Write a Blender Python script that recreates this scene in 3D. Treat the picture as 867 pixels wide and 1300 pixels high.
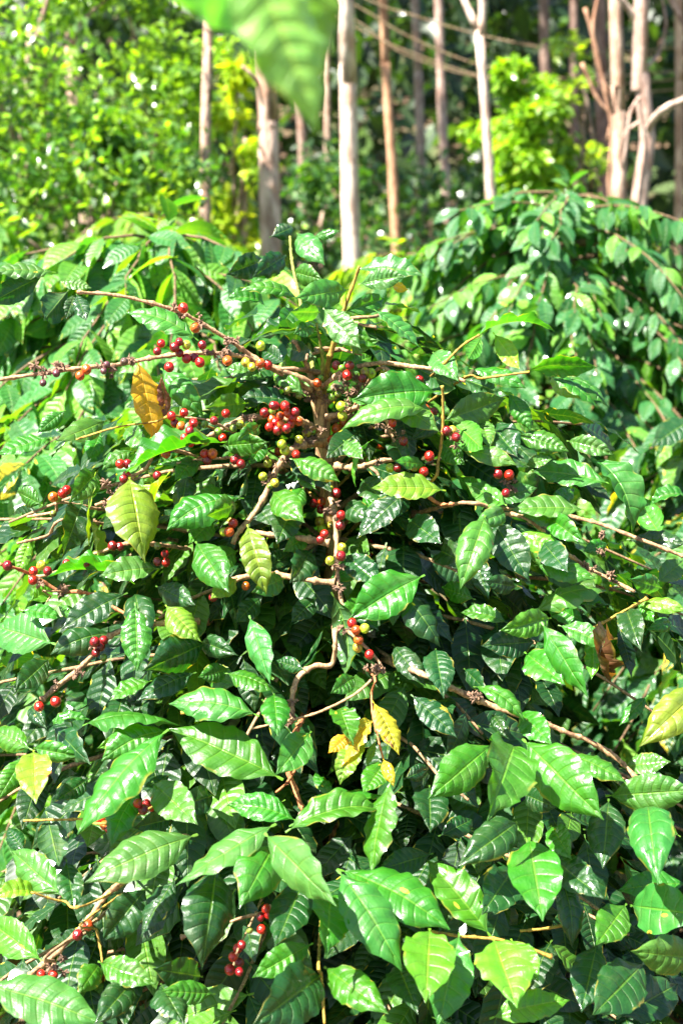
import bpy, math, random
import numpy as np
from mathutils import Vector, Matrix, noise

scene = bpy.context.scene
for o in list(bpy.data.objects):
    bpy.data.objects.remove(o)
col = scene.collection
random.seed(7)
rng = np.random.default_rng(7)
R = math.radians

# ------------------------------------------------------------------ camera
PITCH, FPX, EYE = 12.5, 1806.0, 1.6
cd = bpy.data.cameras.new("camera")
cam = bpy.data.objects.new("camera", cd)
col.objects.link(cam)
cam.location = (0, 0, EYE)
cam.rotation_euler = (R(90 - PITCH), 0, 0)
cd.sensor_fit = 'VERTICAL'; cd.sensor_height = 36; cd.sensor_width = 24; cd.lens = 50.0
cd.clip_start = 0.02; cd.clip_end = 600
cd.dof.use_dof = True; cd.dof.focus_distance = 1.98; cd.dof.aperture_fstop = 5.0
scene.camera = cam

# ------------------------------------------------------------------ sky, sun, exposure
SUN_EL, SUN_AZ = 58.0, 240.0          # compass bearing: 0 = away from the camera (+Y), clockwise; 240 = left, a little behind
w = bpy.data.worlds.new("World"); scene.world = w; w.use_nodes = True
wn = w.node_tree.nodes; wl = w.node_tree.links
for n in list(wn): wn.remove(n)
sk = wn.new('ShaderNodeTexSky'); sk.sky_type = 'NISHITA'; sk.sun_disc = False
sk.sun_elevation = R(SUN_EL); sk.sun_rotation = R(SUN_AZ)
bg = wn.new('ShaderNodeBackground'); bg.inputs[1].default_value = 0.05
wo = wn.new('ShaderNodeOutputWorld')
wl.new(sk.outputs[0], bg.inputs[0]); wl.new(bg.outputs[0], wo.inputs[0])
sl = bpy.data.lights.new("sun", 'SUN'); sl.energy = 5.0; sl.angle = R(0.5); sl.color = (1.0, 0.95, 0.86)
sun = bpy.data.objects.new("sun", sl); col.objects.link(sun)
sd = Vector((math.sin(R(SUN_AZ)) * math.cos(R(SUN_EL)), math.cos(R(SUN_AZ)) * math.cos(R(SUN_EL)), math.sin(R(SUN_EL))))
sun.rotation_euler = (-sd).to_track_quat('-Z', 'Y').to_euler()
sun.location = (0, 0, 12)
scene.view_settings.view_transform = 'Standard'; scene.view_settings.look = 'None'
scene.view_settings.exposure = 2.55; scene.view_settings.gamma = 1.0
scene.render.engine = 'CYCLES'
scene.cycles.use_denoising = True
scene.cycles.max_bounces = 8; scene.cycles.transmission_bounces = 4; scene.cycles.diffuse_bounces = 2
scene.cycles.sample_clamp_indirect = 6

# ------------------------------------------------------------------ geometry of the view
cp, sp = math.cos(R(PITCH)), math.sin(R(PITCH))
CAM = Vector((0, 0, EYE))
def P(px, py, Y):
    """world point at distance plane y = Y seen at a photograph pixel (867 x 1300)"""
    dx = (px - 433.5) / FPX; dy = (650 - py) / FPX
    d = Vector((dx, cp + dy * sp, -sp + dy * cp))
    return CAM + d * (Y / d.y)
def ground_z(x, y):
    t = max(0.0, y - 13.0)
    return 0.36 * t * t / (t + 6.0) + 0.05 * math.sin(x * 0.9 + y * 0.7)

# ------------------------------------------------------------------ node helpers
def new_mat(name):
    m = bpy.data.materials.new(name); m.use_nodes = True
    nt = m.node_tree
    for n in list(nt.nodes): nt.nodes.remove(n)
    return m, nt
class NT:
    def __init__(s, nt): s.nt = nt
    def n(s, t, **kw):
        x = s.nt.nodes.new(t)
        for k, v in kw.items(): setattr(x, k, v)
        return x
    def L(s, a, b): s.nt.links.new(a, b)
    def put(s, inp, v):
        if isinstance(v, bpy.types.NodeSocket): s.L(v, inp)
        elif isinstance(v, (tuple, list)) and len(v) == 3 and inp.type == 'RGBA': inp.default_value = (*v, 1)
        else: inp.default_value = v
    def m(s, op, a, b=0.0, c=0.0, clamp=False):
        x = s.n('ShaderNodeMath', operation=op, use_clamp=clamp)
        s.put(x.inputs[0], a); s.put(x.inputs[1], b); s.put(x.inputs[2], c)
        return x.outputs[0]
    def ss(s, v, lo, hi, a=0.0, b=1.0):
        x = s.n('ShaderNodeMapRange', interpolation_type='SMOOTHSTEP')
        for i, q in enumerate((v, lo, hi, a, b)): s.put(x.inputs[i], q)
        return x.outputs[0]
    def mix(s, f, a, b, t='MIX'):
        x = s.n('ShaderNodeMix', data_type='RGBA', blend_type=t)
        s.put(x.inputs[0], f); s.put(x.inputs[6], a); s.put(x.inputs[7], b)
        return x.outputs[2]
    def noise(s, vec, scale, detail=3.0, rough=0.55, dist=0.0):
        x = s.n('ShaderNodeTexNoise'); s.put(x.inputs['Vector'], vec)
        x.inputs['Scale'].default_value = scale; x.inputs['Detail'].default_value = detail
        x.inputs['Roughness'].default_value = rough; x.inputs['Distortion'].default_value = dist
        return x.outputs[0]

def leaf_material(name, trans=0.34, rough=0.42, detail=True, holes=False, tm=(2.9, 2.5, 0.4)):
    m, nt = new_mat(name); k = NT(nt)
    oi = k.n('ShaderNodeObjectInfo')
    at = k.n('ShaderNodeAttribute', attribute_name='tint')
    uv = k.n('ShaderNodeUVMap')
    sep = k.n('ShaderNodeSeparateXYZ'); k.L(uv.outputs[0], sep.inputs[0])
    au = k.m('ABSOLUTE', k.m('MULTIPLY_ADD', sep.outputs[0], 2.0, -1.0))
    v = sep.outputs[1]
    base = k.mix(1.0, oi.outputs['Color'], at.outputs['Color'], 'MULTIPLY')
    # coordinates that differ from leaf to leaf
    off = k.n('ShaderNodeVectorMath', operation='ADD')
    k.L(uv.outputs[0], off.inputs[0])
    rv = k.n('ShaderNodeCombineXYZ')
    k.put(rv.inputs[0], k.m('MULTIPLY', oi.outputs['Random'], 37.0)); k.put(rv.inputs[1], k.m('MULTIPLY', oi.outputs['Random'], 91.0))
    k.L(rv.outputs[0], off.inputs[1]); co = off.outputs[0]
    mott = k.noise(co, 5.0, 4.0)
    base = k.mix(k.ss(mott, 0.3, 0.75), base, k.mix(1.0, base, (1.5, 1.25, 1.2), 'MULTIPLY'))
    # veins
    mid = k.ss(au, 0.015, 0.07, 1.0, 0.0)
    c = k.m('MULTIPLY', k.m('SUBTRACT', v, k.m('MULTIPLY', k.m('POWER', au, 1.3), 0.10)), k.m('MULTIPLY', at.outputs['Alpha'], 20.0))
    fr = k.m('ABSOLUTE', k.m('SUBTRACT', k.m('FRACT', c), 0.5))
    sec = k.m('MULTIPLY', k.ss(fr, 0.40, 0.495), k.ss(au, 0.75, 1.0, 1.0, 0.0))
    vein = k.m('MAXIMUM', mid, k.m('MULTIPLY', sec, 0.30))
    veincol = k.mix(0.55, k.mix(1.0, base, (3.0, 2.0, 1.2), 'MULTIPLY'), (0.13, 0.25, 0.025))
    colr = k.mix(k.m('MULTIPLY', vein, 0.62), base, veincol)
    pil = k.m('MULTIPLY', k.m('POWER', k.m('SUBTRACT', 1.0, k.m('MULTIPLY', fr, 2.0)), 0.6), k.m('SUBTRACT', 1.0, k.m('POWER', au, 3.0)))
    bh = k.m('ADD', k.m('MULTIPLY', vein, -0.5), k.m('MULTIPLY', pil, 0.8))
    if detail:
        # yellowing: 1 - alpha of the object's colour says how far the leaf has turned
        turn = k.m('SUBTRACT', 1.0, oi.outputs['Alpha'])
        yn = k.noise(co, 2.6, 4.0, 0.65, 0.8)
        ym = k.ss(k.m('ADD', k.m('ADD', yn, k.m('MULTIPLY', au, 0.16)), turn), 0.98, 1.12)
        colr = k.mix(ym, colr, (0.62, 0.47, 0.03))
        bm = k.ss(k.m('ADD', k.m('ADD', k.noise(co, 3.7, 4.0), k.m('MULTIPLY', au, 0.2)), k.m('MULTIPLY', turn, 0.55)), 0.98, 1.04)
        colr = k.mix(bm, colr, (0.16, 0.055, 0.02))
        # a few rust spots with a yellow halo, on some leaves only
        vo = k.n('ShaderNodeTexVoronoi'); k.L(co, vo.inputs['Vector']); vo.inputs['Scale'].default_value = 2.6
        some = k.m('GREATER_THAN', k.m('FRACT', k.m('MULTIPLY', oi.outputs['Random'], 17.3)), 0.55)
        pick = k.m('MULTIPLY', some, k.m('GREATER_THAN', k.n('ShaderNodeSeparateColor').outputs[0], 2.0))
        sc_ = k.n('ShaderNodeSeparateColor'); k.L(vo.outputs['Color'], sc_.inputs[0])
        pick = k.m('MULTIPLY', some, k.m('GREATER_THAN', sc_.outputs[0], 0.60))
        halo = k.m('MULTIPLY', pick, k.ss(vo.outputs['Distance'], 0.07, 0.15, 1.0, 0.0))
        core = k.m('MULTIPLY', pick, k.ss(vo.outputs['Distance'], 0.035, 0.065, 1.0, 0.0))
        colr = k.mix(halo, colr, (0.60, 0.50, 0.04)); colr = k.mix(core, colr, (0.22, 0.07, 0.02))
        # a dry rim here and there
        rim = k.m('MULTIPLY', k.ss(au, .86, .97), k.ss(k.noise(co, 3.1, 3.0), 0.54, 0.62))
        colr = k.mix(k.m('MULTIPLY', rim, 0.6), colr, (0.30, 0.24, 0.03))
        dust = k.m('MULTIPLY', k.ss(k.noise(co, 1.3, 5.0, 0.7), 0.50, 0.72), 0.30)
        colr = k.mix(dust, colr, (0.13, 0.16, 0.07))
        # dust specks
        sp_ = k.ss(k.noise(co, 42.0, 2.0), 0.70, 0.76)
        colr = k.mix(k.m('MULTIPLY', sp_, 0.75), colr, (0.03, 0.05, 0.02))
        bh = k.m('ADD', bh, k.m('MULTIPLY', k.noise(co, 26.0, 2.0), 0.22))
        bh = k.m('ADD', bh, k.m('MULTIPLY', k.noise(co, 7.0, 2.0), 0.35))
    geo = k.n('ShaderNodeNewGeometry')
    under = k.mix(0.6, colr, k.mix(1.0, colr, (2.0, 1.75, 1.5), 'MULTIPLY'))
    face = k.mix(geo.outputs['Backfacing'], colr, under)
    pr = k.n('ShaderNodeBsdfPrincipled'); k.L(face, pr.inputs['Base Color'])
    rr = k.m('ADD', k.m('MULTIPLY', mott, 0.40), rough - 0.20)
    k.put(pr.inputs['Roughness'], k.m('ADD', rr, k.m('MULTIPLY', geo.outputs['Backfacing'], 0.22)))
    pr.inputs['Specular IOR Level'].default_value = 0.42
    pr.inputs['Coat Weight'].default_value = 0.42; pr.inputs['Coat Roughness'].default_value = 0.16
    if detail:
        bp = k.n('ShaderNodeBump'); bp.inputs['Strength'].default_value = 0.6; bp.inputs['Distance'].default_value = 0.0045
        k.L(bh, bp.inputs['Height']); k.L(bp.outputs[0], pr.inputs['Normal'])
    tr = k.n('ShaderNodeBsdfTranslucent')
    k.L(k.mix(1.0, colr, tm, 'MULTIPLY'), tr.inputs[0])
    mx = k.n('ShaderNodeMixShader'); mx.inputs[0].default_value = trans
    k.L(pr.outputs[0], mx.inputs[1]); k.L(tr.outputs[0], mx.inputs[2])
    out = k.n('ShaderNodeOutputMaterial'); res = mx.outputs[0]
    if holes:   # insect holes in some leaves
        v2 = k.n('ShaderNodeTexVoronoi'); k.L(co, v2.inputs['Vector']); v2.inputs['Scale'].default_value = 4.1
        s2 = k.n('ShaderNodeSeparateColor'); k.L(v2.outputs['Color'], s2.inputs[0])
        hp = k.m('MULTIPLY', k.m('GREATER_THAN', k.m('FRACT', k.m('MULTIPLY', oi.outputs['Random'], 53.7)), 0.66), k.m('GREATER_THAN', s2.outputs[1], 0.80))
        dd_ = k.m('ADD', v2.outputs['Distance'], k.m('MULTIPLY', k.noise(co, 30.0, 2.0), 0.10))
        tp = k.n('ShaderNodeBsdfTransparent'); m2 = k.n('ShaderNodeMixShader')
        k.L(k.m('MULTIPLY', hp, k.m('LESS_THAN', dd_, 0.13)), m2.inputs[0]); k.L(res, m2.inputs[1]); k.L(tp.outputs[0], m2.inputs[2]); res = m2.outputs[0]
    k.L(res, out.inputs[0])
    return m

def bark_material(name, ca, cb, cc, scale=1.0, rough=0.8, stretch=0.12, bump=0.6, use_obj=False):
    m, nt = new_mat(name); k = NT(nt)
    tc = k.n('ShaderNodeTexCoord')
    mp = k.n('ShaderNodeMapping'); mp.inputs['Scale'].default_value = (1, 1, stretch)
    k.L(tc.outputs['Object'], mp.inputs[0])
    a = k.noise(mp.outputs[0], 90 * scale, 5.0, 0.65); b = k.noise(tc.outputs['Object'], 24 * scale, 4.0, 0.6)
    c = k.mix(k.ss(a, 0.35, 0.65), ca, cb); c = k.mix(k.ss(b, 0.5, 0.7), c, cc)
    if use_obj:
        oi = k.n('ShaderNodeObjectInfo'); c = k.mix(1.0, c, oi.outputs['Color'], 'MULTIPLY')
    pr = k.n('ShaderNodeBsdfPrincipled'); k.L(c, pr.inputs['Base Color']); pr.inputs['Roughness'].default_value = rough
    bp = k.n('ShaderNodeBump'); bp.inputs['Strength'].default_value = bump; bp.inputs['Distance'].default_value = 0.02 / scale * 0.2
    k.L(k.m('ADD', a, k.m('MULTIPLY', b, 0.6)), bp.inputs['Height']); k.L(bp.outputs[0], pr.inputs['Normal'])
    out = k.n('ShaderNodeOutputMaterial'); k.L(pr.outputs[0], out.inputs[0])
    return m

def berry_material():
    m, nt = new_mat("berry_skin"); k = NT(nt)
    oi = k.n('ShaderNodeObjectInfo'); tc = k.n('ShaderNodeTexCoord')
    at = k.n('ShaderNodeAttribute', attribute_name='tint')
    off = k.n('ShaderNodeVectorMath', operation='ADD'); k.L(tc.outputs['Object'], off.inputs[0])
    rv = k.n('ShaderNodeCombineXYZ'); k.put(rv.inputs[0], k.m('MULTIPLY', oi.outputs['Random'], 50.0)); k.L(rv.outputs[0], off.inputs[1])
    n1 = k.noise(off.outputs[0], 1.1, 3.0)
    c = k.mix(k.ss(n1, 0.42, 0.68), oi.outputs['Color'], k.mix(1.0, oi.outputs['Color'], (0.55, 0.35, 0.6), 'MULTIPLY'))
    c = k.mix(k.ss(k.noise(off.outputs[0], 6.0, 3.0), 0.62, 0.75, 0.0, 0.5), c, (0.12, 0.03, 0.015))
    c = k.mix(1.0, c, at.outputs['Color'], 'MULTIPLY')
    pr = k.n('ShaderNodeBsdfPrincipled'); k.L(c, pr.inputs['Base Color'])
    pr.inputs['Roughness'].default_value = 0.22; pr.inputs['Specular IOR Level'].default_value = 0.6
    bp = k.n('ShaderNodeBump'); bp.inputs['Strength'].default_value = 0.2; bp.inputs['Distance'].default_value = 0.05
    k.L(k.noise(off.outputs[0], 3.0, 2.0), bp.inputs['Height']); k.L(bp.outputs[0], pr.inputs['Normal'])
    out = k.n('ShaderNodeOutputMaterial'); k.L(pr.outputs[0], out.inputs[0])
    return m

def ground_material():
    m, nt = new_mat("soil_and_litter"); k = NT(nt)
    tc = k.n('ShaderNodeTexCoord'); p = tc.outputs['Object']
    a = k.noise(p, 0.8, 5.0, 0.6); b = k.noise(p, 9.0, 5.0, 0.7); c_ = k.noise(p, 38.0, 4.0, 0.7)
    c = k.mix(k.ss(b, 0.35, 0.65), (0.05, 0.028, 0.016), (0.17, 0.10, 0.055))
    c = k.mix(k.ss(c_, 0.55, 0.68), c, (0.30, 0.19, 0.10))
    c = k.mix(k.ss(a, 0.42, 0.6), c, (0.05, 0.085, 0.02))
    pr = k.n('ShaderNodeBsdfPrincipled'); k.L(c, pr.inputs['Base Color']); pr.inputs['Roughness'].default_value = 0.95
    bp = k.n('ShaderNodeBump'); bp.inputs['Strength'].default_value = 0.8; bp.inputs['Distance'].default_value = 0.05
    k.L(k.m('ADD', b, c_), bp.inputs['Height']); k.L(bp.outputs[0], pr.inputs['Normal'])
    out = k.n('ShaderNodeOutputMaterial'); k.L(pr.outputs[0], out.inputs[0])
    return m

LEAF = leaf_material("coffee_leaf")
LEAFH = leaf_material("coffee_leaf_near", holes=True)
LEAFB = leaf_material("small_leaf", 0.38, 0.42, False, tm=(2.3, 2.2, .5))
TWIG = bark_material("twig_bark", (0.20, 0.105, 0.05), (0.46, 0.29, 0.155), (0.14, 0.07, 0.04), 3.2, 0.8, 0.45, 0.8, True)
STEM = bark_material("stem_bark", (0.10, 0.05, 0.025), (0.55, 0.38, 0.20), (0.34, 0.21, 0.10), 2.6, 0.9, 0.10, 1.0, True)
TRUNK = bark_material("trunk_bark", (0.30, 0.22, 0.18), (0.62, 0.54, 0.48), (0.36, 0.25, 0.19), 0.30, 0.9, 0.30, 1.0, True)
BERRY = berry_material()
CALYX = bark_material("dried_husk", (0.10, 0.05, 0.03), (0.28, 0.17, 0.10), (0.16, 0.09, 0.08), 2.0, 0.9, 1.0, 0.7, True)
SOIL = ground_material()

# ------------------------------------------------------------------ object helpers
def link(name, mesh, parent=None, mat=None):
    o = bpy.data.objects.new(name, mesh); col.objects.link(o)
    if mat and not mesh.materials: mesh.materials.append(mat)
    if parent: o.parent = parent
    return o
def empty(name, loc, label, cat, group=None):
    o = bpy.data.objects.new(name, None); col.objects.link(o); o.location = loc
    o.empty_display_size = 0.1; o['label'] = label; o['category'] = cat
    if group: o['group'] = group
    return o
def mesh_np(name, verts, faces, uvs=None, tint=None, smooth=True, nv=9):
    """verts (N,3), faces (F,4) or (F,3); uvs (N,2) and tint (N,3) per vertex"""
    verts = np.asarray(verts, dtype=np.float32); faces = np.asarray(faces, dtype=np.int32)
    me = bpy.data.meshes.new(name); F, K = faces.shape
    me.vertices.add(len(verts)); me.vertices.foreach_set('co', verts.ravel())
    me.loops.add(F * K); me.loops.foreach_set('vertex_index', faces.ravel())
    me.polygons.add(F); me.polygons.foreach_set('loop_start', np.arange(0, F * K, K, dtype=np.int32))
    if smooth: me.polygons.foreach_set('use_smooth', np.ones(F, dtype=bool))
    if uvs is not None:
        u = me.uv_layers.new(name='UVMap')
        u.data.foreach_set('uv', np.asarray(uvs, dtype=np.float32)[faces.ravel()].ravel())
    if tint is not None:
        a = me.attributes.new('tint', 'FLOAT_COLOR', 'POINT')
        t = np.full((len(verts), 4), nv / 20, dtype=np.float32); t[:, :3] = tint
        a.data.foreach_set('color', t.ravel())
    me.update(calc_edges=True); me.validate()
    return me

PT = [0, .05, .10, .18, .28, .40, .50, .62, .74, .84, .91, .96, 1.0]
PW = [.02, .16, .34, .62, .86, .98, 1.0, .93, .72, .43, .19, .08, .015]
def leaf_mesh(name, nl, nw, ratio=0.44, fold=0.25, droop=0.5, wave=0.02, quilt=0.012, twist=0.0, ph=0.0, curl=0.0, pet=0.07, nv=9):
    """a coffee leaf of length 1 from the origin to (0,1,0), its face towards +Z; the petiole runs back to y = -pet"""
    V, U = [], []
    ts = [-pet, -pet * 0.4] + [i / nl for i in range(nl + 1)]
    cy, cz, pt_ = 0.0, 0.0, 0.0
    spine = {}
    ang0 = droop * 0.5
    last = 0.0; y = z = 0.0
    for i in range(nl + 1):
        t = i / nl; a = ang0 - droop * t
        y += math.cos(a) * (t - last); z += math.sin(a) * (t - last); last = t
        spine[i] = (y, z, a)
    L = math.hypot(y, z); rot = math.atan2(z, y)
    for r, t in enumerate(ts):
        hw = (np.interp(max(t, 0), PT, PW) * ratio * 0.5) if t >= 0 else 0.013
        if t >= 0:
            sy, sz, a = spine[r - 2]
        else:
            a = ang0; sy, sz = t * math.cos(a), t * math.sin(a)
        # normalise the chord
        sy, sz = sy / L, sz / L
        cy_ = sy * math.cos(-rot) - sz * math.sin(-rot); cz_ = sy * math.sin(-rot) + sz * math.cos(-rot); a -= rot
        for j in range(nw + 1):
            u = -1 + 2 * j / nw; au = abs(u)
            x = hw * u
            zz = fold * abs(x)
            if curl: # sides curling down/up
                zz += curl * hw * au ** 2.5
            if t > 0:
                env = min(1, t * 5) * min(1, (1 - t) * 4)
                zz += wave * env * au ** 2 * math.sin(2 * math.pi * 4.3 * t + ph + (1.7 if u > 0 else 0))
                zz += wave * 0.30 * env * au ** 4 * math.sin(2 * math.pi * nv * t + ph * 2 + (0.9 if u > 0 else 0))
                c = nv * (t - 0.10 * au ** 1.3) + 0.5
                zz += quilt * env * (abs(math.sin(math.pi * c)) ** 0.6) * min(1, au * 3) * (1 - au ** 3)
                x *= 1 + 0.025 * au * math.sin(2 * math.pi * nv * t + 0.5)
                zz += 0.004 * math.sin(13 * t + 5 * u + ph)
            tw = twist * max(t, 0)
            x2 = x * math.cos(tw) - zz * math.sin(tw); z2 = x * math.sin(tw) + zz * math.cos(tw)
            V.append((x2, cy_ - z2 * math.sin(a), cz_ + z2 * math.cos(a)))
            U.append(((u + 1) / 2 if t > 0 else 0.5, max(t, 0)))
    Fc = []
    for r in range(len(ts) - 1):
        for j in range(nw):
            q = r * (nw + 1) + j
            Fc.append((q, q + 1, q + nw + 2, q + nw + 1))
    return np.array(V), np.array(Fc), np.array(U)

def leaf_data(name, *a, **k):
    v, f, u = leaf_mesh(name, *a, **k)
    me = mesh_np(name, v, f, u, np.ones((len(v), 3)), nv=k.get('nv', 9))
    me.materials.append(LEAFH if k.get('nl2', a[0]) > 20 else LEAF)
    return me
HERO = [leaf_data("leaf_%d" % i, 40, 10, random.uniform(.40, .48), nv=random.choice((7, 8, 9, 9, 10)), fold=random.uniform(.02, .32), droop=random.uniform(.25, 1.1), wave=random.uniform(.010, .028),
                  quilt=random.uniform(.012, .022), twist=random.uniform(-.5, .5), ph=random.uniform(0, 6), curl=random.uniform(-.35, .12)) for i in range(14)]
HERO += [leaf_data("odd_leaf_%d" % i, 40, 10, random.choice((.36, .40, .50, .54)), nv=random.choice((6, 7, 8, 10, 11)), fold=random.uniform(0, .6), droop=random.uniform(.2, 1.7), wave=random.uniform(.012, .034),
                  quilt=random.uniform(.008, .022), twist=random.uniform(-1.0, 1.0), ph=random.uniform(0, 6), curl=random.uniform(-.6, .2)) for i in range(10)]
NARROW = [leaf_data("narrow_leaf_%d" % i, 40, 8, 0.36, fold=random.uniform(.5, 1.0), droop=random.uniform(.3, 1.2), wave=.035,
                    quilt=.012, twist=random.uniform(-.7, .7), ph=random.uniform(0, 6)) for i in range(4)]
CURLED = leaf_data("curled_leaf", 40, 10, 0.40, fold=1.8, droop=2.6, wave=.12, quilt=.02, twist=2.2, ph=2.0, curl=1.6)
MID = [leaf_data("mid_leaf_%d" % i, 14, 4, 0.44, fold=random.uniform(.05, .35), droop=random.uniform(.3, 1.1), wave=.03,
                 quilt=.0, twist=random.uniform(-.5, .5), ph=random.uniform(0, 6)) for i in range(8)]
LOW = [leaf_mesh("low", 6, 2, 0.44, fold=.2, droop=.7, wave=0, quilt=0, twist=.2), leaf_mesh("low", 6, 2, 0.42, fold=.35, droop=1.1, wave=0, quilt=0, twist=-.3),
       leaf_mesh("low", 8, 2, 0.46, fold=.05, droop=.4, wave=.03, quilt=0, twist=0.1)]
CARD = (np.array([(0, 0, 0), (.24, .42, .05), (0, .45, -.02), (-.24, .42, .05), (.15, .78, .0), (0, 1, -.08), (-.15, .78, .0)]),
        np.array([(0, 1, 2, 0), (0, 2, 3, 0)]), None)
def card_tpl(wd=0.25, bend=0.1):
    v = np.array([(0, 0, 0), (wd, .45, .05), (0, .5, bend * .3), (-wd, .45, .05), (wd * .55, .8, 0), (0, 1, -bend), (-wd * .55, .8, 0), (wd*.6, .18, .03), (-wd*.6, .18, .03)], dtype=float)
    f = np.array([(0, 7, 1, 2), (0, 2, 3, 8), (2, 1, 4, 5), (2, 5, 6, 3)])
    u = np.array([(.5, 0), (1, .45), (.5, .5), (0, .45), (.9, .8), (.5, 1), (.1, .8), (.9, .18), (.1, .18)])
    return v, f, u
CARDS = card_tpl()

def frames(ax, nr):
    """unit axis and normal arrays -> side, axis, normal, orthonormal"""
    ax = ax / np.linalg.norm(ax, axis=1, keepdims=True)
    nr = nr - (nr * ax).sum(1, keepdims=True) * ax
    nr /= np.linalg.norm(nr, axis=1, keepdims=True) + 1e-9
    return np.cross(ax, nr), ax, nr
def joined(name, tpl, pos, ax, nr, size, tint, parent=None, mat=None, kind='stuff', wscale=1.0):
    """many leaves as ONE mesh"""
    tv, tf, tu = tpl
    s, a, n = frames(ax, nr)
    N = len(pos)
    v = (tv[None, :, 0:1] * wscale * s[:, None, :] + tv[None, :, 1:2] * a[:, None, :] + tv[None, :, 2:3] * n[:, None, :]) * size[:, None, None] + pos[:, None, :]
    f = tf[None] + (np.arange(N) * len(tv))[:, None, None]
    me = mesh_np(name, v.reshape(-1, 3), f.reshape(-1, tf.shape[1]), np.tile(tu, (N, 1)), np.repeat(tint, len(tv), axis=0))
    o = link(name, me, parent, mat or LEAF)
    if kind: o['kind'] = kind
    return o

def rot_loc(o, pos, ax, nr, s, parent):
    ax = Vector(ax).normalized(); nr = Vector(nr); nr = (nr - nr.dot(ax) * ax).normalized()
    sd_ = ax.cross(nr)
    M = Matrix(((sd_.x, ax.x, nr.x, 0), (sd_.y, ax.y, nr.y, 0), (sd_.z, ax.z, nr.z, 0), (0, 0, 0, 1)))
    M = Matrix.Translation(Vector(pos)) @ M @ Matrix.Scale(s, 4)
    o.matrix_world = M

def smooth_line(pts, step):
    pts = [Vector(p) for p in pts]
    if len(pts) < 2: return pts
    out = []
    ext = [pts[0] * 2 - pts[1]] + pts + [pts[-1] * 2 - pts[-2]]
    for i in range(1, len(ext) - 2):
        p0, p1, p2, p3 = ext[i - 1:i + 3]
        n = max(1, int((p2 - p1).length / step))
        for j in range(n):
            t = j / n
            out.append(0.5 * ((2 * p1) + (p2 - p0) * t + (2 * p0 - 5 * p1 + 4 * p2 - p3) * t * t + (3 * p1 - p0 - 3 * p2 + p3) * t ** 3))
    out.append(pts[-1])
    return out
def tube_mesh(name, pts, r0, r1, seg=8, step=0.006, knob=0.0, node=0.035, rough=0.12, seed=0.0, lump=60.0):
    pts = smooth_line(pts, step)
    V, Fc = [], []; n = len(pts); d = 0.0
    up = Vector((0.3, 0.2, 1)).normalized(); prev = None
    for i, p in enumerate(pts):
        t = (pts[min(i + 1, n - 1)] - pts[max(i - 1, 0)]).normalized()
        if prev is None:
            a = t.orthogonal().normalized()
        else:
            a = (prev - prev.dot(t) * t).normalized()
        prev = a; b = t.cross(a)
        if i: d += (p - pts[i - 1]).length
        r = r0 + (r1 - r0) * i / (n - 1)
        if knob:
            q = abs((d / node) % 1.0 - 0.5)
            r *= 1 + knob * math.exp(-((0.5 - q) / 0.08) ** 2)
        for j in range(seg):
            an = 2 * math.pi * j / seg
            dv = a * math.cos(an) + b * math.sin(an)
            rr = r * (1 + rough * 2 * noise.noise(Vector((p.x * lump + seed, p.y * lump, p.z * lump * .6)) + dv * 1.3))
            V.append(p + dv * rr)
    for i in range(n - 1):
        for j in range(seg):
            q, q2 = i * seg + j, i * seg + (j + 1) % seg
            Fc.append((q, q2, q2 + seg, q + seg))
    c0 = len(V); V.append(pts[0]); V.append(pts[-1])
    for j in range(seg):
        Fc.append((c0, (j + 1) % seg, j, c0)); Fc.append((c0 + 1, (n - 1) * seg + j, (n - 1) * seg + (j + 1) % seg, c0 + 1))
    me = bpy.data.meshes.new(name)
    me.from_pydata([tuple(v) for v in V], [], [tuple(dict.fromkeys(f)) for f in Fc])
    me.polygons.foreach_set('use_smooth', np.ones(len(Fc), dtype=bool)); me.update()
    return me

# ------------------------------------------------------------------ the setting
gx = np.linspace(-60, 60, 81); gy = np.concatenate([np.linspace(-20, 12, 30), np.linspace(13, 90, 60)])
gv = [(x, y, ground_z(x, y) + (0.35 * noise.noise(Vector((x * .3, y * .3, 0))) if y > 12 else 0)) for y in gy for x in gx]
gf = [(j * 81 + i, j * 81 + i + 1, (j + 1) * 81 + i + 1, (j + 1) * 81 + i) for j in range(len(gy) - 1) for i in range(80)]
g = link("ground", mesh_np("ground", gv, gf), None, SOIL); g['kind'] = 'structure'

COL = {'g': (.020, .130, .006), 'd': (.007, .050, .009), 'l': (.070, .220, .012), 'y': (.30, .28, .012), 'k': (.100, .175, .012), 'o': (.20, .19, .008), 'b': (.09, .036, .018), 'm': (.030, .140, .018)}  # 'd' has shade put into its green, 'm' a paler waxy sheen
def jit(c, s=0.22):
    k_ = 1 + random.uniform(-s, s)
    return (c[0] * k_ * (1 + random.uniform(-.25, .55)), c[1] * k_, c[2] * k_ * (1 + random.uniform(-.2, .3)))

def Ysurf(px, py):
    y = np.interp(py, [300, 420, 500, 650, 800, 950, 1100, 1300], [2.16, 2.10, 2.06, 1.97, 1.86, 1.74, 1.63, 1.52])
    return y + 0.10 * ((px - 433) / 433) ** 2

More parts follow.
